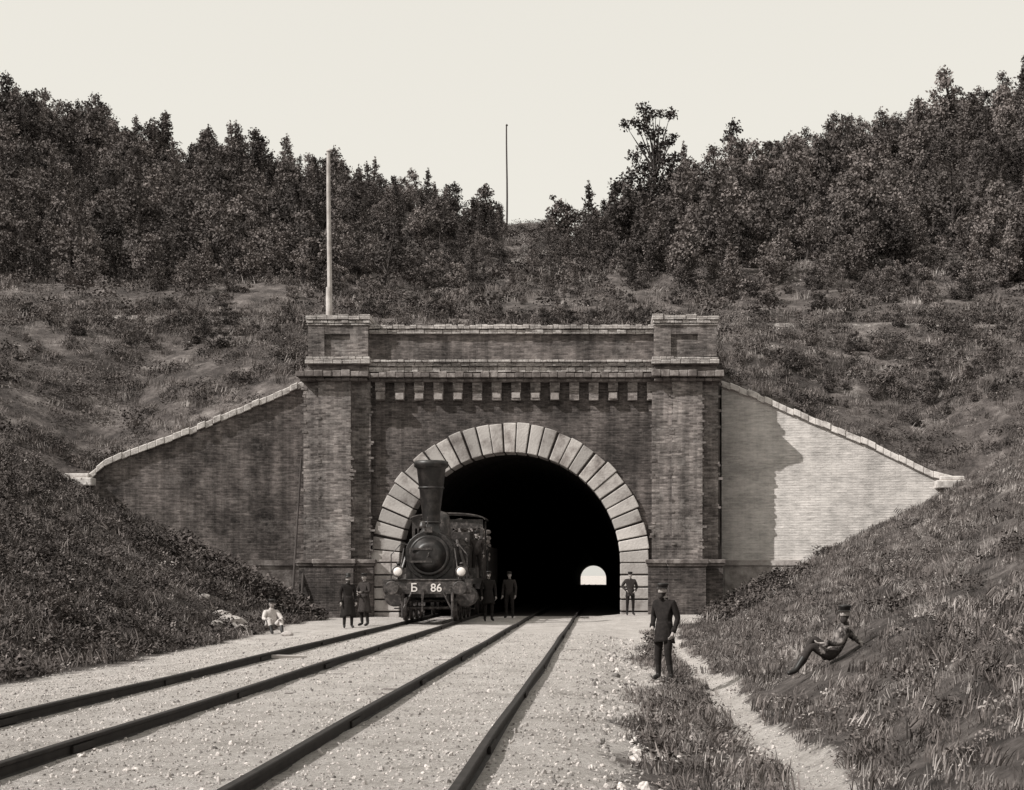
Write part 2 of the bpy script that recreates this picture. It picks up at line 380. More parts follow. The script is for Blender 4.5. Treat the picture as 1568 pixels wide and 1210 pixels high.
box(bm,ux(565),ux(1002),60.0,60.9,vz(573),vz(510)); box(bm,ux(566),ux(1001),59.86,60,vz(573),vz(561))
mkobj('parapet_wall',bm,M_brickl,portal)
bm=bmesh.new()
course(bm,566,1001,59.78,61.0,505,499,9,jz=.04); course(bm,566,1001,59.84,60.97,512,505.4,14)
course(bm,566,1001,59.62,60.02,557,553,9); course(bm,566,1001,59.70,60.03,562,557.4,14); course(bm,566,1001,59.78,60.03,571,562.4,11)
bevel(mkobj('parapet_coping',bm,M_brickc,portal),.012)
bm=bmesh.new(); bc=bmesh.new()
for a,b in ((475,566),(1001,1096)):
    w=b-a
    pbox(bm,a,b,497,573,.30,61.3); pbox(bm,a,a+w*.27,500,548,.42,59.7); pbox(bm,b-w*.30,b,500,548,.42,59.7); pbox(bm,a+w*.27,b-w*.3,500,514,.41,59.7)
    course(bc,a-3,b+4,59.45,61.4,493,486,16,jz=.04); course(bc,a-2,b+3,59.5,61.38,498,493.4,11); pbox(bc,a-1,b+2,498.3,501,.46,61.35)
    course(bc,a-3,b+3,59.50,61.33,553,549,11); course(bc,a-4,b+4,59.42,61.36,560,553.4,14)
mkobj('end_piers',bm,M_brickp,portal); bevel(mkobj('pier_caps',bc,M_brickc,portal),.015)
def wing(name,P,mat,ub0,sgn):
    par=empty(name)
    P=[Vector(p) for p in P]
    Q=[]
    for a,b in zip(P[:-1],P[1:]):
        n=max(1,int((b-a).length/.3))
        for i in range(n): Q.append(a.lerp(b,i/n))
    Q.append(P[-1])
    d=(P[-1]-P[0]); d.z=0; d.normalize(); nrm=Vector((0,-1,0)); nrm=(nrm-d*nrm.dot(d)).normalized()
    bm=bmesh.new(); pv=None
    for q in Q:
        top=q.z-.2
        v=[bm.verts.new((q.x,q.y,-1)),bm.verts.new((q.x,q.y,top)),bm.verts.new((q.x-nrm.x*.8,q.y-nrm.y*.8,top)),bm.verts.new((q.x-nrm.x*.8,q.y-nrm.y*.8,-1))]
        if pv:
            for i in range(4): bm.faces.new([pv[i],pv[(i+1)%4],v[(i+1)%4],v[i]])
        else: bm.faces.new(v)
        pv=v
    bm.faces.new(pv[::-1])
    mkobj('brick_wall',bm,mat,par)
    bm=bmesh.new()
    for a,b in zip(Q[:-1],Q[1:]):
        b2=a.lerp(b,.985); jt=random.uniform(-.03,.03)
        fr=nrm*(.14+jt); bk=-nrm*.9
        vs=[]
        for p in (a,b2):
            for off,dz in ((fr,-.24),(fr,.0),(bk,.04),(bk,-.24)): vs.append(bm.verts.new(p+off+Vector((0,0,dz+jt))))
        for i in range(4): bm.faces.new([vs[i],vs[(i+1)%4],vs[4+(i+1)%4],vs[4+i]])
        bm.faces.new(vs[:4]); bm.faces.new(vs[4:][::-1])
    bevel(mkobj('coping',bm,M_stone,par),.02)
    e=P[-1]; bm=bmesh.new(); m=-sgn
    xa,xb=sorted((e.x+m*.05,e.x+m*.95)); 
    box(bm,xa,xb,e.y-.1,e.y+1.0,1,e.z-.32); mkobj('end_pier',bm,M_brickp,par)
    bm=bmesh.new(); box(bm,xa-.15,xb+.15,e.y-.25,e.y+1.1,e.z-.32,e.z-.02)
    box(bm,xa,xb,e.y-.15,e.y+1.0,e.z-.017,e.z+.14); bevel(mkobj('end_cap',bm,M_stone,par),.04,2)
    bm=bmesh.new(); a=P[0]; L=3.0
    for z0,z1,pr in ((vz(866,61),vz(858,61),.12),(-1,vz(866,61)-.003,.07)):
        vs=[]
        for p in (a+d*.12,a+d*(L if pr>.1 else L-.003)):
            for off in (nrm*pr,-nrm*.05):
                for z in (z0,z1): vs.append(bm.verts.new((p.x+off.x,p.y+off.y,z)))
        f=[(0,1,3,2),(4,6,7,5),(0,4,5,1),(1,5,7,3),(3,7,6,2),(2,6,4,0)]
        for q in f: bm.faces.new([vs[i] for i in q])
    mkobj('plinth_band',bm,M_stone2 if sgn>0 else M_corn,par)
    return par
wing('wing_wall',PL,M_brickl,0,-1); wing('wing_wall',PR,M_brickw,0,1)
# tunnel bore
bore=empty('tunnel_bore')
bm=bmesh.new(); ysb=[61.1]+list(np.arange(64,YE,12))+[YE]; prev=None
def dz(y): return -1.7*max(0,y-60)/470
for y in ysb:
    R=[]
    for z in (-.8,ZS): R.append(bm.verts.new((XC-4.2,y,z+dz(y))))
    for a in np.linspace(math.pi,0,33)[1:]: R.append(bm.verts.new((XC+4.2*math.cos(a),y,ZS+4.2*math.sin(a)+dz(y))))
    R.append(bm.verts.new((XC+4.2,y,-.8+dz(y))))
    if prev:
        for i in range(len(R)-1): bm.faces.new([prev[i],prev[i+1],R[i+1],R[i]])
    prev=R
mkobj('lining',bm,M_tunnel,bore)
bm=bmesh.new(); a=[bm.verts.new((XC+s*4.5,y,-.16+dz(y))) for y in (60.4,YE+2) for s in (-1,1)]
bm.faces.new([a[0],a[1],a[3],a[2]]); mkobj('floor',bm,M_wood,bore)
def track(xc):
    par=empty('railway_track')
    for s in (-1,1):
        bm=bmesh.new(); cx=xc+s*.8
        prof=[(-.06,-.15),(.06,-.15),(.06,-.135),(.014,-.115),(.014,-.045),(.038,-.032),(.038,-.006),(.03,0),(-.03,0),(-.038,-.006),(-.038,-.032),(-.014,-.045),(-.014,-.115),(-.06,-.135)]
        prev=None
        for y in list(np.arange(-40,62,1.0))+[80,150,300,YE]:
            jx=.008*math.sin(y*.31+s+xc)+.004*math.sin(y*.83+xc); jz=.006*math.sin(y*.5+s) if y<60 else 0
            R=[bm.verts.new((cx+jx+p[0],y,p[1]+jz+dz(y))) for p in prof]
            if prev:
                for i in range(len(R)): bm.faces.new([prev[i],prev[(i+1)%len(R)],R[(i+1)%len(R)],R[i]])
            prev=R
        mkobj('rail',bm,M_rail,par)
        bm=bmesh.new()
        for y in np.arange(6+s*2,60,6.4):
            for sd in (-1,1): box(bm,cx+sd*.03-.012,cx+sd*.03+.012,y-.3,y+.3,-.11,-.045)
        mkobj('fishplates',bm,M_rail,par)
    bm=bmesh.new()
    for y in np.arange(8,62,.85):
        j=random.uniform(-.06,.06); box(bm,xc-1.3+j,xc+1.3+j,y-.12,y+.12,-.28,-.133-random.uniform(0,.02))
    mkobj('sleepers',bm,M_wood,par)
track(-1.84); track(-5.52)
# ------------------------------------------------------------------ locomotive
loco=empty('steam_locomotive',(-5.52,50,0))
def part(name,mat,fn,bev=0,smooth=False):
    bm=bmesh.new(); fn(bm); o=mkobj(name,bm,mat,loco)
    if bev: bevel(o,bev)
    return o
def f(bm):
    for s in (-1,1): box(bm,s*.62-.03,s*.62+.03,.15,7.9,.62,1.2)
    box(bm,-1.3,1.3,.5,7.9,1.28,1.34); 
    for s in (-1,1): box(bm,s*1.28-.02,s*1.28+.02,.5,7.9,1.16,1.28)
    box(bm,-.6,.6,.6,1.6,.75,1.4)
    for s in (-1,1):
        for k in range(3): box(bm,s*1.1-.2,s*1.1+.2,1.9+k*.02,2.2,.35+k*.3,.39+k*.3)
part('frame',M_iron,f,.01)
part('buffer_beam',M_iron2,lambda bm:(box(bm,-1.36,1.36,0,.14,.86,1.28),box(bm,-1.42,1.42,-.03,.3,1.281,1.33)),.015)
def f(bm):
    for s in (-1,1):
        lathe(bm,[(.15,-.02),(.13,-.3),(.06,-.31),(.06,-.46),(.2,-.47),(.22,-.52),(.2,-.55)],(s*1.05,0,1.06),'y',20)
        box(bm,s*1.28-.1,s*1.28+.1,-.16,.0,.92,1.3)
        for k in range(5): lathe(bm,[(.022,-.002),(.015,-.02)],(s*(.72+.0*k),0,.9+.085*k),'y',6)
    lathe(bm,[(.05,0),(.05,-.22)],(-.13,0,.95),'y'); box(bm,-.17,-.09,-.3,-.22,.74,1.0)
    for k in range(5): tube(bm,(-.13,-.26,.75-.09*k),(-.13,-.26,.67-.09*k),.035,.035,6)
    for s in (-1,1):
        tube(bm,(s*.78,-.02,.9),(s*.78,-.1,.12),.05,.035); tube(bm,(s*.5,-.02,.9),(s*.78,-.08,.35),.03,.03)
part('buffers_and_hook',M_iron2,f)
def f(bm):
    lathe(bm,[(.76,.5),(.78,.52),(.78,1.6),(.70,1.62),(.68,1.7),(.68,5.6),(.66,5.62)],(0,0,2.08),'y',36)
    lathe(bm,[(.60,.36),(.64,.40),(.66,.5)],(0,0,2.08),'y',36); lathe(bm,[(.3,.30),(.55,.36)],(0,0,2.08),'y',36)
    for y in (2.4,3.2,4.0,4.8): lathe(bm,[(.70,y),(.70,y+.06)],(0,0,2.08),'y',36)
    box(bm,-.74,.74,.55,1.55,1.34,2.0)
part('boiler',M_iron,f)
def f(bm):
    for i in range(26):
        t=2*math.pi*i/26; lathe(bm,[(.018,.48),(.012,.46)],(.72*math.cos(t),0,2.08+.72*math.sin(t)),'y',6)
    box(bm,-.6,.1,.28,.31,2.25,2.31); box(bm,-.6,.1,.28,.31,1.85,1.91)
    tube(bm,(-.03,.18,2.0),(.03,.18,2.16),.02,.02); tube(bm,(0,.16,2.08),(0,.32,2.08),.03,.03)
    for s in (-1,1):
        tube(bm,(s*.88,.6,2.45),(s*.88,6.0,2.45),.02,.02,8)
        for y in (.7,2.4,4.2,5.9): tube(bm,(s*.66,y,2.4),(s*.88,y,2.45),.015,.015,6)
        tube(bm,(s*.95,.3,1.34),(s*.8,.5,2.3),.02,.02,6)
        tube(bm,(s*.74,3.0,2.3),(s*1.05,3.1,1.3),.04,.04,8); tube(bm,(s*.74,1.9,2.6),(s*1.12,1.5,1.2),.05,.05,8)
        tube(bm,(s*.8,1.6,1.7),(s*.8,5.4,1.75),.035,.035,8)
        box(bm,s*1.12-.13,s*1.12+.13,3.6,4.6,1.341,1.7)
        tube(bm,(s*1.2,.45,1.33),(s*1.2,.45,2.1),.018,.018,6); tube(bm,(s*1.2,.45,2.1),(s*.9,.6,2.45),.018,.018,6)
        for y in (2.5,3.95,5.4):
            for k in range(8):
                t0=math.pi*k/8;t1=math.pi*(k+1)/8
                vs=[bm.verts.new((s*xx,y+.72*math.cos(t),1.0+.5*math.sin(t))) for xx in (.7,1.0) for t in (t0,t1)]
                bm.faces.new([vs[0],vs[1],vs[3],vs[2]])
part('smokebox_door_fittings',M_iron2,f)
def f(bm):
    lathe(bm,[(.42,2.74),(.36,2.84),(.28,2.95),(.27,3.15),(.30,3.5),(.46,4.84),(.50,4.88),(.545,4.9),(.545,5.06),(.50,5.1),(.42,5.1),(.40,4.95)],(0,1.05,0),'z',32)
    for z,r in ((3.1,.29),(4.2,.40)): lathe(bm,[(r,z),(r+.02,z+.02),(r+.02,z+.05),(r,z+.07)],(0,1.05,0),'z',32)
part('chimney',M_iron,f)
def f(bm):
    lathe(bm,[(.44,2.6),(.40,2.8),(.38,3.3),(.34,3.45),(.2,3.56),(.05,3.6)],(0,3.4,0),'z',24)
    lathe(bm,[(.16,2.7),(.14,3.1),(.1,3.2),(.1,3.28)],(0,2.2,0),'z',16)
    lathe(bm,[(.2,2.7),(.2,3.2),(.24,3.22),(.1,3.34)],(0,5.0,0),'z',16)
    tube(bm,(-.05,.5,2.84),(-.05,.5,3.3),.02,.02); lathe(bm,[(.13,2.95),(.12,3.0),(.08,3.12),(.03,3.16)],(-.2,.42,0),'z',14)
    box(bm,-.14,.1,.35,.5,2.8,2.98)
part('domes_and_bell',M_iron2,f)
def f(bm):
    for s in (-1,1): lathe(bm,[(.30,.7),(.33,.72),(.33,1.65),(.30,1.68)],(s*1.12,0,.78),'y',22)
    for s in (-1,1):
        box(bm,s*1.12-.16,s*1.12+.16,.75,1.6,1.0,1.27); tube(bm,(s*1.12,1.65,.78),(s*1.12,2.6,.72),.035,.035); box(bm,s*1.15-.025,s*1.15+.025,2.3,5.6,.62,.73)
part('cylinders_and_rods',M_iron2,f)
def f(bm):
    for y,r in ((1.0,.42),(2.5,.62),(3.95,.62),(5.4,.62)):
        for s in (-1,1):
            cx=s*.8; n=24
            for k in range(n):
                t0,t1=2*math.pi*k/n,2*math.pi*(k+1)/n
                vs=[]
                for xx in (cx-.065,cx+.065):
                    for rr,t in ((r,t0),(r,t1),(r-.09,t1),(r-.09,t0)): vs.append(bm.verts.new((xx,y+rr*math.cos(t),r+rr*math.sin(t))))
                for q in ((0,1,5,4),(2,3,7,6),(0,3,2,1),(4,5,6,7)): bm.faces.new([vs[i] for i in q])
            for k in range(10):
                t=2*math.pi*k/10; tube(bm,(cx,y,r),(cx,y+(r-.05)*math.cos(t),r+(r-.05)*math.sin(t)),.03,.025,6)
            tube(bm,(cx-.1,y,r),(cx+.1,y,r),.1,.1)
        tube(bm,(-.8,y,r),(.8,y,r),.06,.06)
part('wheels',M_iron2,f)
def f(bm):
    box(bm,-.85,.85,5.5,7.0,1.34,2.95)
    for s in (-1,1):
        box(bm,s*1.22-.025,s*1.22+.025,6.4,8.0,1.34,2.3); 
        for y in (6.42,7.95): box(bm,s*1.22-.03,s*1.22+.03,y-.03,y+.03,2.3,3.4)
        box(bm,s*1.03-.2,s*1.03+.2,6.38,6.42,1.34,2.4)
    box(bm,-1.25,1.25,6.37,6.43,3.1,3.42); box(bm,-.18,.18,6.37,6.43,2.4,3.1)
    for s in (-1,1): box(bm,s*1.2-.05,s*1.2+.05,6.37,6.43,2.3,3.1)
    n=10
    for k in range(n):
        t0=math.pi*k/n;t1=math.pi*(k+1)/n
        vs=[bm.verts.new((1.32*math.cos(t),y,3.4+.22*math.sin(t)+o)) for y in (6.2,8.2) for t,o in ((t0,0),(t1,0),(t1,.04),(t0,.04))]
        for q in ((0,1,5,4),(2,3,7,6),(0,3,2,1),(4,5,6,7)): bm.faces.new([vs[i] for i in q])
part('cab',M_iron2,f)
def f(bm):
    box(bm,-1.25,1.25,8.5,13.6,.95,1.15)
    for s in (-1,1): box(bm,s*1.25-.03,s*1.25+.03,8.5,13.6,1.15,2.5)
    box(bm,-1.25,1.25,13.57,13.6,1.15,2.5); box(bm,-1.2,1.2,8.55,8.6,1.15,1.9)
    for y in (9.3,11,12.7):
        for s in (-1,1): tube(bm,(s*.74,y,.5),(s*.86,y,.5),.5,.5,22)
part('tender',M_iron,f)
def f(bm):
    for i in range(260):
        x=random.uniform(-1.1,1.25); z=2.0+random.uniform(0,1.5)*(1-.2*abs(x)); y=random.uniform(8.3,10.6)
        r=random.uniform(.05,.1); a=random.uniform(-.5,.5); l=.45
        tube(bm,(x-l*math.sin(a)*.5,y,z),(x+l*math.sin(a)*.5,y+l,z+random.uniform(-.1,.1)),r,r*.9,7)
part('firewood_stack',M_log,f)
def f(bm):
    for x in (-.92,1.06):
        lathe(bm,[(.1,.12),(.15,.1),(.175,-.12),(.19,-.16),(.19,-.2),(.165,-.2)],(x,.1,1.56),'y',20); box(bm,x-.03,x+.03,.05,.15,1.33,1.42)
        lathe(bm,[(.06,1.72),(.06,1.8),(.09,1.81),(.03,1.86)],(x,.1,0),'z',12)
part('lantern_bodies',M_iron2,f)
part('lantern_lenses',M_glass,lambda bm:[lathe(bm,[(.145,-.19),(.13,-.225),(.08,-.25),(.01,-.257)],(x,.1,1.56),'y',20) for x in (-.92,1.06)])
def text(body,size,loc,parent,mat):
    cu=bpy.data.curves.new('t','FONT'); cu.body=body; cu.size=size; cu.align_x='CENTER'; cu.extrude=.004; cu.offset=.004
    o=bpy.data.objects.new('t',cu); col.objects.link(o); bpy.context.view_layer.update()
    me=bpy.data.meshes.new_from_object(o.evaluated_get(bpy.context.evaluated_depsgraph_get())); bpy.data.objects.remove(o)
    me.materials.clear(); o=mkobj('number_lettering',me,mat,parent); o.rotation_euler=(math.pi/2,0,0); o.location=loc
text('\u0411',.36,(-.42,-.012,.94),loco,M_white); text('86',.36,(.27,-.012,.94),loco,M_white)
# ------------------------------------------------------------------ poles etc
def pole(name,x,y,z0,z1,r0,r1,mat,extra=None):
    par=empty(name,(x,y,0)); bm=bmesh.new(); n=6
    for i in range(n):
        a,b=i/n,(i+1)/n
        tube(bm,(.03*math.sin(a*5),0,z0+(z1-z0)*a),(.03*math.sin(b*5),0,z0+(z1-z0)*b),r0+(r1-r0)*a,r0+(r1-r0)*b,12)
    mkobj('shaft',bm,mat,par)
    if extra: bm=bmesh.new(); extra(bm); mkobj('fittings',bm,mat,par)
zt=vz(233,62)
pole('signal_pole',ux(504,62),62,8.5,zt,.11,.07,M_pole,lambda bm:(tube(bm,(0,0,8.5),(0,0,vz(440,62)),.14,.12),lathe(bm,[(.09,zt),(.12,zt+.03),(.04,zt+.12)],(0,0,0))))
pole('signal_pole',ux(776,138),138,vz(355,138),vz(193,138),.09,.06,M_poled,lambda bm:lathe(bm,[(.08,vz(193,138)),(.11,vz(192,138)),(.03,vz(190,138))],(0,0,0)))
par=empty('ladder'); bm=bmesh.new()
A=Vector((ux(461,60.9),60.95,vz(702,61))); B=Vector((ux(441,58.5),59.4,vz(907,59.4)))
for o in (Vector((0,0,0)),Vector((.34,.02,0))): tube(bm,A+o,B+o,.035,.045,8)
mkobj('stiles',bm,M_poled,par); bm=bmesh.new()
for i in range(1,14): p=A.lerp(B,i/14); tube(bm,p,p+Vector((.34,.02,0)),.018,.018,6)
mkobj('rungs',bm,M_poled,par)
bm=bmesh.new(); box(bm,-.35,.35,-.09,.09,0,.07); o=mkobj('timber_plank',bm,M_pole); px,py,pz=hit(440,1008); o.location=(px,py,pz-.01); o.rotation_euler=(0,.05,.5); bevel(o,.01)
# ------------------------------------------------------------------ people
dep=lambda: bpy.context.evaluated_depsgraph_get()
def skinmesh(V,E,R,root,sub=2):
    me=bpy.data.meshes.new('sk'); me.from_pydata([tuple(v) for v in V],E,[]); o=bpy.data.objects.new('sk',me); col.objects.link(o)
    m=o.modifiers.new('s','SKIN'); m.use_smooth_shade=True
    sv=me.skin_vertices[0].data
    for i,r in enumerate(R):
        sv[i].radius=r if isinstance(r,tuple) else (r,r); sv[i].use_root=(i in root)
    s=o.modifiers.new('ss','SUBSURF'); s.levels=sub; s.render_levels=sub
    bpy.context.view_layer.update()
    res=bpy.data.meshes.new_from_object(o.evaluated_get(dep())); bpy.data.objects.remove(o); return res
def hand(wr,d,side,parent,curl=.5):
    d=Vector(d).normalized(); up=Vector(side).normalized(); up=(up-d*up.dot(d)).normalized(); n=d.cross(up)
    wr=Vector(wr); V=[];E=[];R=[];roots=[]
    def chain(ps,rs):
        b=len(V); roots.append(b)
        for i,(p,r) in enumerate(zip(ps,rs)):
            V.append(p);R.append(r)
            if i: E.append((b+i-1,b+i))
    chain([wr-d*.02,wr+d*.02,wr+d*.055,wr+d*.09],[.026,(.034,.022),(.042,.02),(.038,.018)])
    for k,(o,l) in enumerate(((-.03,.07),(-.01,.08),(.01,.075),(.03,.06))):
        p=wr+d*.07+up*o; ps=[p]; a=0; q=p+d*.02
        ps.append(q)
        for j in range(3):
            a+=curl*.6; q=q+(d*math.cos(a)+n*math.sin(a))*(l/3); ps.append(q)
        chain(ps,[.010,.010,.009,.0085,.007])
    p=wr+d*.03-up*.025; chain([p,p-up*.025+d*.02,p-up*.035+d*.045,p-up*.032+d*.065],[.013,.012,.010,.008])
    me=skinmesh(V,E,R,roots,1); return mkobj('hand',me,M_skin,parent,True)
def head(c,face,parent,beard=False,hat='cap',s=1.0):
    bm=bmesh.new(); bmesh.ops.create_uvsphere(bm,u_segments=28,v_segments=20,radius=1)
    for v in bm.verts:
        x,y,z=v.co
        w=.074*(1-.22*max(0,-z)**1.5); X=x*w; Y=y*.094; Z=z*.118
        if y<0:
            Y-=.022*math.exp(-((x/.16)**2+((z+.12)/.2)**2))
            Y+=.010*math.exp(-(((abs(x)-.36)/.16)**2+((z-.06)/.12)**2))
            Y-=.006*math.exp(-((x/.35)**2+((z+.45)/.08)**2)); Y-=.012*math.exp(-((x/.4)**2+((z+.85)/.25)**2))
            Y+=.006*math.exp(-((x/.3)**2+((z+.52)/.05)**2))
        v.co=(X,Y,Z)
    for f in bm.faces:
        f.smooth=True; cc=f.calc_center_median()
        f.material_index=1 if (cc.z>.065 or (cc.y>.01 and cc.z>-.04)) else 0
        if beard and cc.z<-.045 and cc.y<.02: f.material_index=1
    for sx in (-1,1):
        b2=bmesh.ops.create_uvsphere(bm,u_segments=8,v_segments=6,radius=.5)
        for v in b2['verts']: v.co=Vector((v.co.x*.02+sx*.075,v.co.y*.045+.008,v.co.z*.065-.005))
        b2=bmesh.ops.create_uvsphere(bm,u_segments=8,v_segments=6,radius=.5)
        for v in b2['verts']: v.co=Vector((v.co.x*.026+sx*.028,v.co.y*.014-.083,v.co.z*.012+.008))
        for f in {f for v in b2['verts'] for f in v.link_faces}: f.material_index=1
    if beard:
        b2=bmesh.ops.create_uvsphere(bm,u_segments=14,v_segments=10,radius=1)
        for v in b2['verts']: v.co=Vector((v.co.x*.055,v.co.y*.042-.06,v.co.z*.06-.10))
        for f in {f for v in b2['verts'] for f in v.link_faces}: f.material_index=1; f.smooth=True
    e=empty('head'); e.parent=parent; e.location=c; e.scale=(s,s,s)
    fv=Vector(face); ang=math.atan2(fv.x,-fv.y); tilt=math.atan2(fv.z,math.hypot(fv.x,fv.y)); e.rotation_euler=(-tilt,0,ang)
    mkobj('face',bm,[M_skin,M_hair],e)
    bm=bmesh.new()
    if hat=='cap':
        lathe(bm,[(.083,.05),(.086,.085),(.100,.108),(.102,.116),(.086,.132),(.03,.138)],(0,.004,0),'z',24,0,1,1.15)
        for i in range(10):
            t0=math.pi+math.pi*i/10;t1=math.pi+math.pi*(i+1)/10
            vs=[bm.verts.new((r*math.cos(t),.0+r*1.2*math.sin(t),z)) for r,t,z in ((.08,t0,.058),(.108,t0,.04),(.108,t1,.04),(.08,t1,.058))]
            bm.faces.new(vs)
    else:
        lathe(bm,[(.13,.055),(.135,.062),(.09,.07),(.085,.10),(.085,.16),(.07,.19),(.03,.2)],(0,.004,0),'z',24,0,1,1.15)
    mkobj('hat',bm,M_boot,e)
BON=[('pel','waist'),('waist','chest'),('chest','nb'),('nb','neck'),('neck','hd'),
 ('chest','shL'),('shL','elL'),('elL','wrL'),('chest','shR'),('shR','elR'),('elR','wrR'),
 ('pel','hipL'),('hipL','knL'),('knL','anL'),('anL','toL'),('pel','hipR'),('hipR','knR'),('knR','anR'),('anR','toR')]
RAD=dict(pel=(.145,.12),waist=(.135,.11),chest=(.155,.12),nb=(.09,.08),neck=.055,hd=.05,shL=.078,shR=.078,elL=.056,elR=.056,wrL=.038,wrR=.038,
 hipL=.10,hipR=.10,knL=.07,knR=.07,anL=.05,anR=.05,toL=(.045,.035),toR=(.045,.035))
def standJ():
    return dict(pel=(0,.0,.96),waist=(0,.0,1.10),chest=(0,.01,1.31),nb=(0,.015,1.44),neck=(0,.01,1.50),hd=(0,0,1.57),
     shL=(.19,.01,1.41),elL=(.25,.03,1.13),wrL=(.25,-.06,.89),shR=(-.19,.01,1.41),elR=(-.25,.03,1.13),wrR=(-.25,-.06,.89),
     hipL=(.10,0,.90),knL=(.12,-.02,.50),anL=(.125,.03,.09),toL=(.15,-.15,.045),hipR=(-.10,0,.90),knR=(-.12,-.02,.50),anR=(-.125,.03,.09),toR=(-.15,-.15,.045))
def person(name,loc,rot,J,top=M_cloth,legs=M_cloth,hat='cap',beard=False,face=(0,-1,0),coat=None,scale=1.0,curl=.6,hd=None):
    e=empty(name,loc); e.rotation_euler=(0,0,rot); e.scale=(scale,)*3
    ks=list(J.keys()); V=[Vector(J[k]) for k in ks]; E=[(ks.index(a),ks.index(b)) for a,b in BON]
    me=skinmesh(V,E,[RAD[k] for k in ks],{ks.index('pel')},2)
    o=mkobj('body',me,[top,legs,M_boot,M_skin],e,True)
    for p in me.polygons:
        c=Vector(p.center); k=min(range(len(ks)),key=lambda i:(V[i]-c).length); kk=ks[k]
        lower=kk in('hipL','hipR','knL','knR')
        p.material_index=1 if lower else 2 if kk in('anL','anR','toL','toR') else 3 if kk in('neck','hd') else 0
    for s in ('L','R'):
        el,wr=Vector(J['el'+s]),Vector(J['wr'+s]); d=(wr-el).normalized()
        hand(wr+d*.015,d,(0,-1,.2),e,curl)
        bm=bmesh.new(); tube(bm,wr-d*.07,wr+d*.012,.049,.052,14); mkobj('cuff',bm,top,e,True)
    nb,nk=Vector(J['nb']),Vector(J['neck']); bm=bmesh.new(); tube(bm,nb.lerp(nk,.3),nk+(nk-nb)*.15,.075,.062,16); mkobj('collar',bm,top,e,True)
    h=hd or (Vector(J['hd'])+(Vector(J['hd'])-Vector(J['neck'])).normalized()*.07)
    head(h,face,e,beard,hat)
    if coat:
        bm=bmesh.new(); z0,z1,r=coat; n=36; prev=None
        for i,t in enumerate(np.linspace(0,1,9)):
            z=z0+(z1-z0)*t; Rr=[]
            for k in range(n):
                a=2*math.pi*k/n; rr=(.15+(r-.15)*t)*(1+.06*t*math.sin(a*6+1+t)+.04*t*math.sin(a*3))
                Rr.append(bm.verts.new((rr*1.05*math.cos(a),rr*.84*math.sin(a)+.005,z-.02*t*math.sin(a*2+1))))
            if prev:
                for k in range(n): bm.faces.new([prev[k],prev[(k+1)%n],Rr[(k+1)%n],Rr[k]]).smooth=True
            prev=Rr
        o=mkobj('coat_skirt',bm,top,e,True); sm=o.modifiers.new('so','SOLIDIFY'); sm.thickness=.012
    return e
J=standJ(); J.update(knL=(.12,-.06,.5),anL=(.17,-.02,.09),toL=(.20,-.20,.045),knR=(-.13,-.0,.5),anR=(-.16,.05,.09),elR=(-.29,.08,1.15),wrR=(-.19,-.10,.99),elL=(.26,.07,1.13),wrL=(.23,-.04,.9),
  hd=(0,-.02,1.575))
x,y,z=hit(1017,1042); person('standing_man',(x,y,z-.01),-.65,J,coat=(1.08,.70,.20),beard=True,face=(-.15,-1,0),scale=147/1.74*y/F)
J=standJ(); J.update(elR=(-.33,.08,1.17),wrR=(-.19,-.08,1.03),elL=(.30,.06,1.14),wrL=(.19,-.08,1.0))
x,y=ux(965,58.3),58.3; person('standing_man',(x,y,hz(x,y)-.005),.2,J,coat=(1.08,.78,.18),scale=.90,top=M_cloth2)
J=standJ(); x,y,z=hit(533,962); person('standing_man',(x,y,z-.005),.35,J,coat=(1.08,.38,.25),beard=True,hat='round',scale=82/1.78*y/F)
J=standJ(); J.update(elL=(.28,-.05,1.15),wrL=(.1,-.24,1.14),elR=(-.28,-.05,1.15),wrR=(-.1,-.24,1.1)); x,y,z=hit(558,959)
person('standing_man',(x,y,z-.005),-.6,J,coat=(1.08,.46,.24),top=M_cloth2,hat='cap',scale=80/1.74*y/F)
J=standJ(); x,y=ux(748,53.5),53.5; person('standing_man',(x,y,hz(x,y)-.005),.3,J,coat=(1.08,.62,.22),scale=.95)
J=standJ(); x,y=ux(780,57.5),57.5; person('standing_man',(x,y,hz(x,y)-.005),-.2,J,scale=.95,top=M_cloth2)
J=standJ(); J.update(elR=(-.3,.0,1.2),wrR=(-.38,-.12,1.35)); person('engine_driver',(-5.52+1.08,50+5.7,1.345),.2,J,scale=.93,top=M_cloth2)
J=standJ(); J.update(elL=(.27,-.05,1.16),wrL=(.2,-.25,1.28)); person('engine_fireman',(-5.52+.9,50+8.9,1.15),0,J,scale=.95)
# seated man in pale clothes
x,y,z=hit(410,971)
J=dict(pel=(0,.0,.20),waist=(0,-.03,.34),chest=(0,-.07,.53),nb=(0,-.08,.66),neck=(0,-.09,.72),hd=(0,-.11,.79),
 shL=(.18,-.08,.62),elL=(.27,-.24,.42),wrL=(.18,-.44,.40),shR=(-.18,-.08,.62),elR=(-.27,-.24,.42),wrR=(-.14,-.44,.42),
 hipL=(.10,-.04,.17),knL=(.2,-.42,.42),anL=(.16,-.66,.07),toL=(.18,-.82,.03),hipR=(-.10,-.04,.17),knR=(-.16,-.42,.44),anR=(-.12,-.62,.07),toR=(-.14,-.78,.03))
person('seated_man',(x,y+.4,hz(x,y+.4)),.45,J,top=M_cloth3,legs=M_cloth4,hat='cap',face=(.3,-1,-.1))
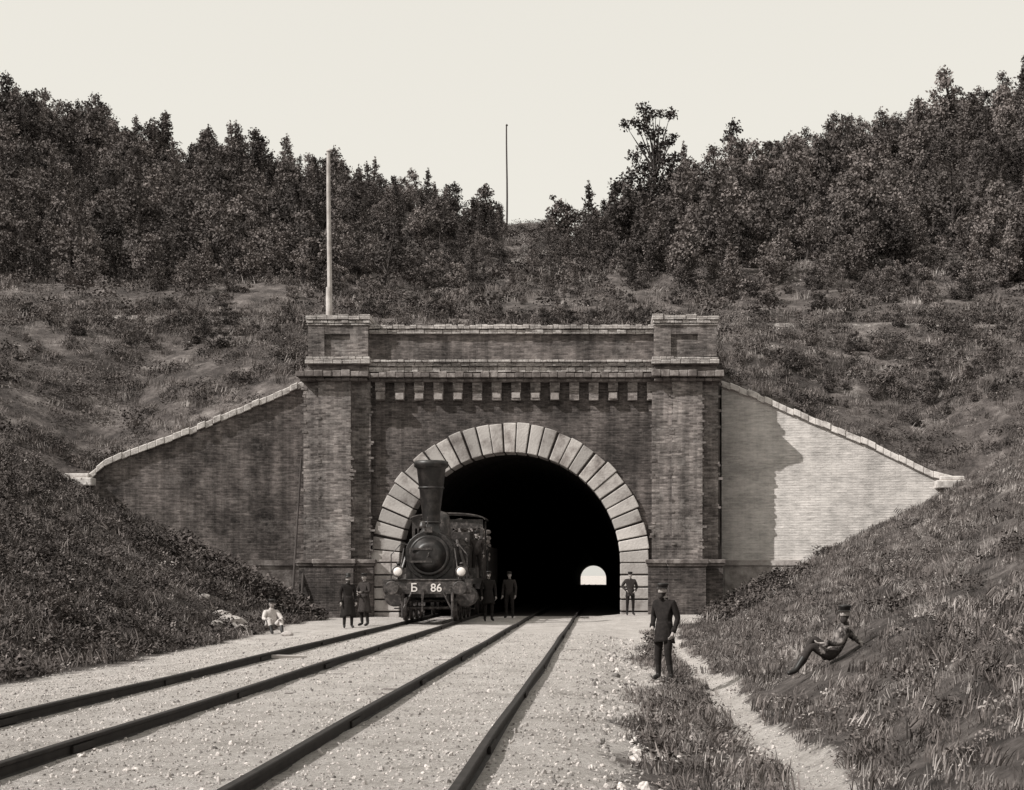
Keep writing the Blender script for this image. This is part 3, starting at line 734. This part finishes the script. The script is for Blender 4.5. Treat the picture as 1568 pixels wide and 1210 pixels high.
# man sitting back on the grass bank
x,y,z=hit(1274,1016); RM=(x,y)
J=dict(pel=(0,0,.14),waist=(.08,.02,.25),chest=(.16,.04,.43),nb=(.20,.04,.56),neck=(.205,.03,.62),hd=(.20,.0,.69),
 shL=(.20,.21,.52),elL=(.40,.28,.36),wrL=(.44,.08,.32),shR=(.18,-.15,.51),elR=(.10,-.27,.30),wrR=(-.14,-.25,.30),
 hipL=(-.04,.09,.12),knL=(-.28,.12,.38),anL=(-.44,.10,-.02),toL=(-.58,.03,-.10),hipR=(-.04,-.09,.10),knR=(-.34,-.16,.26),anR=(-.60,-.28,-.12),toR=(-.74,-.34,-.16))
J={k:(v[0],v[1],v[2]) for k,v in J.items()}
def ground_clear(J):
    out={}
    for k,v in J.items():
        g=hz(x+v[0],y+v[1])-z; r=RAD[k]; r=max(r) if isinstance(r,tuple) else r
        out[k]=(v[0],v[1],max(v[2],g+r*.75))
    return out
J=ground_clear(J)
person('reclining_man',(x,y,z+.02),0,J,top=M_cloth4,legs=M_cloth2,face=(-.5,-1,.0),beard=True,scale=.97)
# ------------------------------------------------------------------ vegetation prototypes
def proto_coll(name,objs):
    c=bpy.data.collections.new(name)
    for o in objs: c.objects.link(o)
    return c
def leafquads(P,D,Nn,L,Wd):
    D=D/np.linalg.norm(D,axis=1,keepdims=True); S=np.cross(D,Nn); S/=np.linalg.norm(S,axis=1,keepdims=True)+1e-9
    a=P-D*L[:,None]*.5; b=P+S*Wd[:,None]*.5; c=P+D*L[:,None]*.5; d=P-S*Wd[:,None]*.5
    V=np.stack([a,b,c,d],1).reshape(-1,3); n=len(P)
    Fc=np.arange(4*n).reshape(n,4); return V,Fc
def build_tree(name,h,wr,kind,nleaf,leaf,seed,trunk=.05,mat=None,base=.1,clumps=None):
    r=np.random.default_rng(seed); bm=bmesh.new()
    top=Vector((r.normal(0,.04)*h,r.normal(0,.04)*h,h*.92))
    pts=[Vector((0,0,-.3))]+[Vector((0,0,0)).lerp(top,t)+Vector((r.normal(0,.01)*h,r.normal(0,.01)*h,0)) for t in (.25,.5,.75,1)]
    for i in range(4): tube(bm,pts[i],pts[i+1],trunk*h*(1-.22*i)*.5,trunk*h*(1-.22*(i+1))*.5,7,0)
    Ps=[];Ds=[]
    if kind=='conifer':
        nw=int(9+h*1.5)
        for w in range(nw):
            t=base+(1-base)*w/nw; rad=wr*h*(1-t)**.7*r.uniform(.6,1.25)+.10
            nb=r.integers(4,8); a0=r.uniform(0,6.28)
            for b in range(nb):
                a=a0+6.283*b/nb+r.normal(0,.3); rl=rad*r.uniform(.5,1.3); o=Vector((0,0,0)).lerp(top,t); up=.5*(t)+.1
                e=o+Vector((math.cos(a)*rl,math.sin(a)*rl,rl*up))
                tube(bm,o,e,.012*h*(1-t)+.008,.004,4,0,False)
                k=max(6,int(nleaf/(nw*6)*(.5+1.0*(1-t))))
                s=r.uniform(.15,1.05,k)**.8
                base_p=np.array(o)[None]*(1-s[:,None])+np.array(e)[None]*s[:,None]
                Ps.append(base_p+r.normal(0,.05+.03*h*.5*(1-t),(k,3))*[1,1,.9]); d=np.array(e-o)[None]/max(rl,.1)+r.normal(0,.7,(k,3)); Ds.append(d)
        k=int(nleaf*.03)+4; s=r.uniform(.8,1.04,k); Ps.append(np.array(top)[None]*s[:,None]+r.normal(0,.06,(k,3))); Ds.append(r.normal(0,.4,(k,3))+[0,0,1])
    else:
        C=[]
        if clumps: C=clumps
        else:
            nc=r.integers(20,30); 
            for c in range(nc):
                a=r.uniform(0,6.28); t=r.uniform(base,1.0); env=math.sin(math.pi*min(1,max(.12,(t-base)/(1-base)*.82+.14)))**.7
                rr=wr*h*env*math.sqrt(r.uniform(.05,1))
                C.append((math.cos(a)*rr,math.sin(a)*rr,t*h*.95, r.uniform(.04,.11)*h*(.6+.6*env)))
        for c in C:
            o=Vector((0,0,0)).lerp(top,max(.08,c[2]/h*.65)); tube(bm,o,Vector(c[:3]),.01*h+.006,.004,5,0,False)
        tot=sum(c[3]**2 for c in C)
        for c in C:
            k=int(nleaf*c[3]**2/tot); d=r.normal(0,1,(k,3)); d/=np.linalg.norm(d,axis=1,keepdims=True)
            q=np.array(c[:3])+d*(c[3]*r.uniform(.3,1.5,(k,1)))*[1,1,.85]
            Ps.append(q); Ds.append(d+r.normal(0,.8,(k,3)))
    P=np.concatenate(Ps); D=np.concatenate(Ds); n=len(P)
    Nn=r.normal(0,1,(n,3))+[0,0,.8]
    L=leaf*r.uniform(.6,1.5,n); Wd=L*(.45 if kind=='conifer' else .7)
    V,Fc=leafquads(P,D,Nn,L,Wd)
    me=bpy.data.meshes.new(name); bm.to_mesh(me); bm.free()
    bv=[tuple(v.co) for v in me.vertices]; bf=[tuple(p.vertices) for p in me.polygons]; nb=len(bv)
    me2=bpy.data.meshes.new(name); me2.from_pydata(bv+V.tolist(),[],bf+(Fc+nb).tolist()); bpy.data.meshes.remove(me)
    mi=np.zeros(len(me2.polygons),dtype=np.int32); mi[len(bf):]=1; me2.polygons.foreach_set('material_index',mi); me2.update()
    me2.materials.append(M_bark); me2.materials.append(mat)
    return bpy.data.objects.new(name,me2)
trees=[build_tree('tree_a',3.4,.27,'conifer',1500,.18,1,mat=M_needle,base=.04),
 build_tree('tree_b',4.2,.20,'conifer',1500,.18,2,mat=M_leaf,base=.04),
 build_tree('tree_c',2.7,.32,'conifer',1400,.17,3,mat=M_leaf,base=.02),
 build_tree('tree_d',3.5,.28,'broad',1700,.16,4,mat=M_leaf,base=.1),
 build_tree('tree_e',4.4,.20,'broad',1700,.16,5,mat=M_leaf,base=.1),
 build_tree('tree_f',2.4,.42,'broad',1500,.15,6,mat=M_leaf,base=.03),
 build_tree('tree_g',1.5,.55,'broad',1100,.12,8,mat=M_leaf,base=.02),
 build_tree('tree_h',3.1,.27,'broad',1400,.15,9,mat=M_leaf,base=.12)]
CT=proto_coll('woodland_prototypes',trees)
def tuft(name,seed,n,h,w,spread,mat,leafy=False):
    r=np.random.default_rng(seed); V=[];Fc=[]
    for i in range(n):
        a=r.uniform(0,6.28); b=r.uniform(0,6.28); rr=spread*math.sqrt(r.uniform()); x,y=rr*math.cos(b),rr*math.sin(b)
        hh=h*r.uniform(.4,1.2); ln=hh*r.uniform(.15,.9); dx,dy=math.cos(a),math.sin(a); k=len(V)
        if leafy:
            z=hh*r.uniform(.1,1); px,py=x+dx*ln*.6,y+dy*ln*.6; s=w*r.uniform(.6,1.4); q=r.normal(0,.5,3)
            V+=[(px-dy*s*.5,py+dx*s*.5,z),(px+dx*s*.7,py+dy*s*.7,z+s*q[0]),(px+dy*s*.5,py-dx*s*.5,z+s*q[1]*.5),(px-dx*s*.5,py-dy*s*.5,z+s*q[2]*.5)]
            Fc.append((k,k+1,k+2,k+3))
        else:
            V+=[(x-dy*w,y+dx*w,-.03),(x+dy*w,y-dx*w,-.03),(x+dx*ln*.4+dy*w*.7,y+dy*ln*.4-dx*w*.7,hh*.6),(x+dx*ln*.4-dy*w*.7,y+dy*ln*.4+dx*w*.7,hh*.6),(x+dx*ln,y+dy*ln,hh)]
            Fc+=[(k,k+1,k+2,k+3),(k+3,k+2,k+4)]
    me=bpy.data.meshes.new(name); me.from_pydata(V,[],Fc); me.materials.append(mat); return bpy.data.objects.new(name,me)
tufts=[tuft('tuft_a',1,40,.13,.007,.22,M_grass),tuft('tuft_b',2,34,.17,.008,.24,M_grass),tuft('tuft_c',3,50,.10,.035,.27,M_grass,True),
 tuft('tuft_d',4,80,.22,.045,.24,M_weed,True),tuft('tuft_e',5,28,.15,.006,.22,M_dry),tuft('tuft_f',6,30,.09,.03,.26,M_dry,True)]
CG=proto_coll('grass_prototypes',tufts)
pebs=[]
for i in range(4):
    bm=bmesh.new(); bmesh.ops.create_icosphere(bm,subdivisions=2 if i==0 else 1,radius=1)
    for v in bm.verts: v.co=Vector((v.co.x*1.1,v.co.y*.9,v.co.z*.6))*random.uniform(.8,1.15)
    pebs.append(mkobj('peb_%d'%i,bm,M_peb,link=False))
CP=proto_coll('pebble_prototypes',pebs)
def scatter(name,P,rot,scl,idx,coll):
    me=bpy.data.meshes.new(name); me.from_pydata(P.tolist(),[],[])
    a=me.attributes.new('irot','FLOAT_VECTOR','POINT'); a.data.foreach_set('vector',rot.astype(np.float32).ravel())
    a=me.attributes.new('iscl','FLOAT','POINT'); a.data.foreach_set('value',scl.astype(np.float32))
    a=me.attributes.new('iidx','INT','POINT'); a.data.foreach_set('value',idx.astype(np.int32))
    o=bpy.data.objects.new(name,me); col.objects.link(o)
    ng=bpy.data.node_groups.new(name,'GeometryNodeTree')
    ng.interface.new_socket(name='Geometry',in_out='INPUT',socket_type='NodeSocketGeometry'); ng.interface.new_socket(name='Geometry',in_out='OUTPUT',socket_type='NodeSocketGeometry')
    gi=ng.nodes.new('NodeGroupInput'); go=ng.nodes.new('NodeGroupOutput'); ip=ng.nodes.new('GeometryNodeInstanceOnPoints'); ci=ng.nodes.new('GeometryNodeCollectionInfo')
    ci.inputs['Collection'].default_value=coll; ci.inputs['Separate Children'].default_value=True; ci.inputs['Reset Children'].default_value=True
    def na(n,t):
        x=ng.nodes.new('GeometryNodeInputNamedAttribute'); x.data_type=t; x.inputs['Name'].default_value=n; return [s for s in x.outputs if s.enabled and s.name=='Attribute'][0]
    L=ng.links.new; L(gi.outputs[0],ip.inputs['Points']); L(ci.outputs[0],ip.inputs['Instance']); ip.inputs['Pick Instance'].default_value=True
    L(na('iidx','INT'),ip.inputs['Instance Index']); L(na('irot','FLOAT_VECTOR'),ip.inputs['Rotation']); L(na('iscl','FLOAT'),ip.inputs['Scale']); L(ip.outputs[0],go.inputs[0])
    m=o.modifiers.new('gn','NODES'); m.node_group=ng; return o
def rnd_rot(n,t=.12):
    return np.stack([rng.normal(0,t,n),rng.normal(0,t,n),rng.uniform(0,6.28,n)],1)
# woodland
n=7500
x=rng.uniform(-78,62,n); y=rng.uniform(78.5,144,n)
uu=925+x*F/y
ok=(uu>-180)&(uu<1740)
lim=np.interp(uu,[-200,0,120,260,450,560,700,900,1000,1300,1568,1800],[89,88,86,81,79.5,80,80,79,79.5,80,82,85])
ok&=y>lim+vnoise(x,y,5,31)*7
ok&=~((np.abs(uu-803)<34)&(y>116))
ok&=~((np.abs(uu-797)<7)&(y>100))
ok&=rng.uniform(0,1,n)<(.95+vnoise(x,y,7,36)*1.0)
x,y=x[ok],y[ok]; uu=uu[ok]
keep=[];grid={}
for i in range(len(x)):
    g_=(int(x[i]//1.45),int(y[i]//1.45))
    if g_ in grid: continue
    grid[g_]=1; keep.append(i)
x,y,uu=x[keep],y[keep],uu[keep]
n=len(x); t=vnoise(x,y,14,33)+vnoise(x,y,5,34)*.6; r_=rng.uniform(0,1,n)
con=(r_<.32+t*.9)
idx=np.where(con,rng.integers(0,3,n),rng.integers(3,8,n))
low=((np.abs(uu-790)<190)&(y<114))|(y<86); idx=np.where(low&(rng.uniform(0,1,n)<.8),rng.integers(5,7,n),idx)
scl=rng.uniform(.45,1.2,n)*(1+.6*vnoise(x,y,8,35)); scl=np.where(low,scl*.7,scl)
scl*=np.interp(y,[79,97],[.6,1])
scl*=np.where((y>118)&(rng.uniform(0,1,n)<.10),1.25,1.0)*.97
scl*=np.where(uu>1300,1.1,1.0)
scl*=np.clip(np.interp(np.abs(uu-803),[36,120],[.6,1]),0,1)
scatter('woodland',np.stack([x,y,height(x,y)-.1],1),rnd_rot(n,.08),scl,idx,CT)
# low shrubs dotted over the banks
m_=900
x=np.concatenate([rng.uniform(-24,-11,m_//2),rng.uniform(-34,28,m_)]); y=np.concatenate([rng.uniform(34,58.5,m_//2),rng.uniform(63,79,m_)])
uu=925+x*F/y
ok=(uu>-180)&(uu<1740)&(gravmask(x,y)<.2)&(rng.uniform(0,1,len(x))<np.clip(vnoise(x,y,6,51)*2.0+.32,0,1))
ok&=~((y<60)&(x<-10)&(x>-11.2))
x,y=x[ok],y[ok]; n2=len(x)
scatter('shrubs',np.stack([x,y,height(x,y)-.06],1),rnd_rot(n2,.15),rng.uniform(.14,.42,n2),rng.integers(5,7,n2),CT)
Ps=[];Sc=[];Ix=[]
def region(x0,x1,y0,y1,cnt,s0,s1,w,thr=.35):
    x=rng.uniform(x0,x1,cnt); y=rng.uniform(y0,y1,cnt); uu=925+x*F/y
    wall=(y>Yw(x)-.25)&(y<Yw(x)+1.0)&(x>XEL-1.2)&(x<XER+1.2)
    ok=(uu>-180)&(uu<1740)&(gravmask(x,y)<thr+rng.uniform(-.1,.3,cnt))&~wall
    dens=vnoise(x,y,2.5,41)*1.3+vnoise(x,y,.8,42)*.8+.5; ok&=rng.uniform(0,1,cnt)<dens+.2
    ok&=~((x>XWL)&(x<XWR)&(y>58)&(y<61.5))
    ok&=~((np.abs(x-RM[0])<1.0)&(y>RM[1]-.9)&(y<RM[1]+.3)&(rng.uniform(0,1,cnt)<.85))
    ok&=~((x>-10)&(x<.2)&(y<58))
    x,y=x[ok],y[ok]; Ps.append(np.stack([x,y,height(x,y)],1)); Sc.append(rng.uniform(s0,s1,len(x))); Ix.append(rng.choice(6,len(x),p=w))
region(-25,-9.3,24,61,16000,.7,1.7,[.22,.20,.24,.24,.06,.04])
region(.25,17,9,61,23000,.4,1.15,[.30,.24,.16,.04,.16,.10])
region(-34,28,59.5,80,12000,.9,2.0,[.24,.20,.26,.16,.08,.06])
region(-50,40,78,100,4500,1.3,3.0,[.2,.15,.3,.2,.1,.05])
region(-14,6,100,146,1800,1.2,2.6,[.1,.1,.3,.35,.1,.05])
region(-16,-10.4,54,59.6,1500,1.2,2.6,[.05,.15,.25,.45,.05,.05]); region(3.6,6.5,50,59.3,700,1.0,2.2,[.05,.15,.25,.45,.05,.05])
P=np.concatenate(Ps); S=np.concatenate(Sc); I=np.concatenate(Ix)
scatter('grass',P,rnd_rot(len(P),.25),S,I,CG); print('trees',n,'shrubs',n2,'grass',len(P))
cnt=42000; y=9+ (rng.uniform(0,1,cnt)**1.8)*34; x=rng.uniform(-10,3,cnt); uu=925+x*F/y
ok=(uu>-120)&(uu<1700)&(gravmask(x,y)>.3); 
for c in (-1.04,-2.64,-4.72,-6.32): ok&=np.abs(x-c)>.06
x,y=x[ok],y[ok]; n=len(x)
scatter('gravel',np.stack([x,y,height(x,y)+.0],1),rng.uniform(0,6.28,(n,3)),rng.uniform(.006,.02,n)*(1+1.0*(rng.uniform(0,1,n)<.05))*(1+1.4*((x>-.2)&(x<1.6)&(rng.uniform(0,1,n)<.3))),rng.integers(0,4,n),CP)
# rocks
bm=bmesh.new()
for (u,v,Y,s) in ((352,938,46,.42),(362,950,45.6,.3),(340,930,46.8,.3),(330,955,44.8,.2),(440,963,44,.15),(310,905,49,.2)):
    x_=ux(u,Y); z_=hz(x_,Y)
    b=bmesh.ops.create_icosphere(bm,subdivisions=2,radius=s)
    for vv in b['verts']: vv.co=Vector((vv.co.x*1.2,vv.co.y,vv.co.z*.6))*random.uniform(.82,1.1)+Vector((x_,Y,z_+s*.3))
mkobj('boulders',bm,M_rock)
def skytree(name,ub,vb,Y,cl,seed,nl,leaf):
    x=ux(ub,Y); z=hz(x,Y); r=np.random.default_rng(seed)
    C=[((u-ub)*Y/F,r.normal(0,.5),vz(v,Y)-z,rp*Y/F) for u,v,rp in cl]
    h=max(c[2]+c[3] for c in C)
    o=build_tree(name,h,.3,'broad',nl,leaf,seed,trunk=.03,mat=M_needle,clumps=C); o.location=(x,Y,z); col.objects.link(o)
skytree('broadleaf_tree',1002,300,126,[(985,166,10),(1000,172,8),(1026,180,9),(1012,170,6),(990,182,7),(958,194,8),(974,190,7),(985,198,11),(1010,203,8),(1032,207,6),(970,238,9),(985,225,8),(998,212,8),(1012,228,9),(1024,214,8),(1036,240,9),(985,252,12),(1005,240,11),(1020,252,12),(1036,262,11),(1000,272,16),(966,270,12),(1030,282,16),(948,284,12),(1048,280,10),(985,295,18),(1020,300,18)],21,5200,.22)
skytree('broadleaf_tree',742,345,130,[(742,284,5),(738,296,8),(748,300,8),(735,312,10),(750,318,10),(742,330,14),(728,322,9)],24,1600,.2)
skytree('broadleaf_tree',862,350,124,[(845,300,4),(856,312,8),(868,318,8),(850,328,10),(872,334,12),(862,345,14),(884,330,8)],27,1700,.2)
# ------------------------------------------------------------------ light, sky, camera
sv=Vector((-.8,-.42,.78)).normalized()
sd=bpy.data.lights.new('sun','SUN'); sd.energy=5.0; sd.angle=math.radians(.5); sd.color=(1,.97,.93)
so=bpy.data.objects.new('sun',sd); so.rotation_euler=sv.to_track_quat('Z','Y').to_euler(); so.location=(-40,-20,60); col.objects.link(so)
w=bpy.data.worlds.new('World'); scene.world=w; w.use_nodes=True; nt=w.node_tree; nt.nodes.clear()
sk=N(nt,'ShaderNodeTexSky',sky_type='NISHITA'); sk.sun_disc=False; sk.sun_elevation=math.asin(sv.z); sk.sun_rotation=math.atan2(sv.x,sv.y)
sk.dust_density=3.0
bw=N(nt,'ShaderNodeRGBToBW'); nt.links.new(sk.outputs[0],bw.inputs[0])
pw=N(nt,'ShaderNodeMath',operation='POWER'); pw.inputs[1].default_value=.12; nt.links.new(bw.outputs[0],pw.inputs[0])
vs=N(nt,'ShaderNodeVectorMath',operation='SCALE'); vs.inputs[0].default_value=(7.55,7.3,6.65); nt.links.new(pw.outputs[0],vs.inputs['Scale'])
bg=N(nt,'ShaderNodeBackground'); bg.inputs['Strength'].default_value=.1; nt.links.new(vs.outputs[0],bg.inputs['Color'])
wo=N(nt,'ShaderNodeOutputWorld'); nt.links.new(bg.outputs[0],wo.inputs[0])
cd=bpy.data.cameras.new('camera'); cd.sensor_width=36; cd.lens=F/1568*36; cd.shift_x=-(925-784)/1568; cd.shift_y=(880-605)/1568; cd.clip_end=8000; cd.clip_start=.1
co=bpy.data.objects.new('camera',cd); co.location=(0,0,HC); co.rotation_euler=(math.pi/2,0,0); col.objects.link(co); scene.camera=co
scene.view_settings.view_transform='Standard'; scene.view_settings.look='None'; scene.view_settings.exposure=0
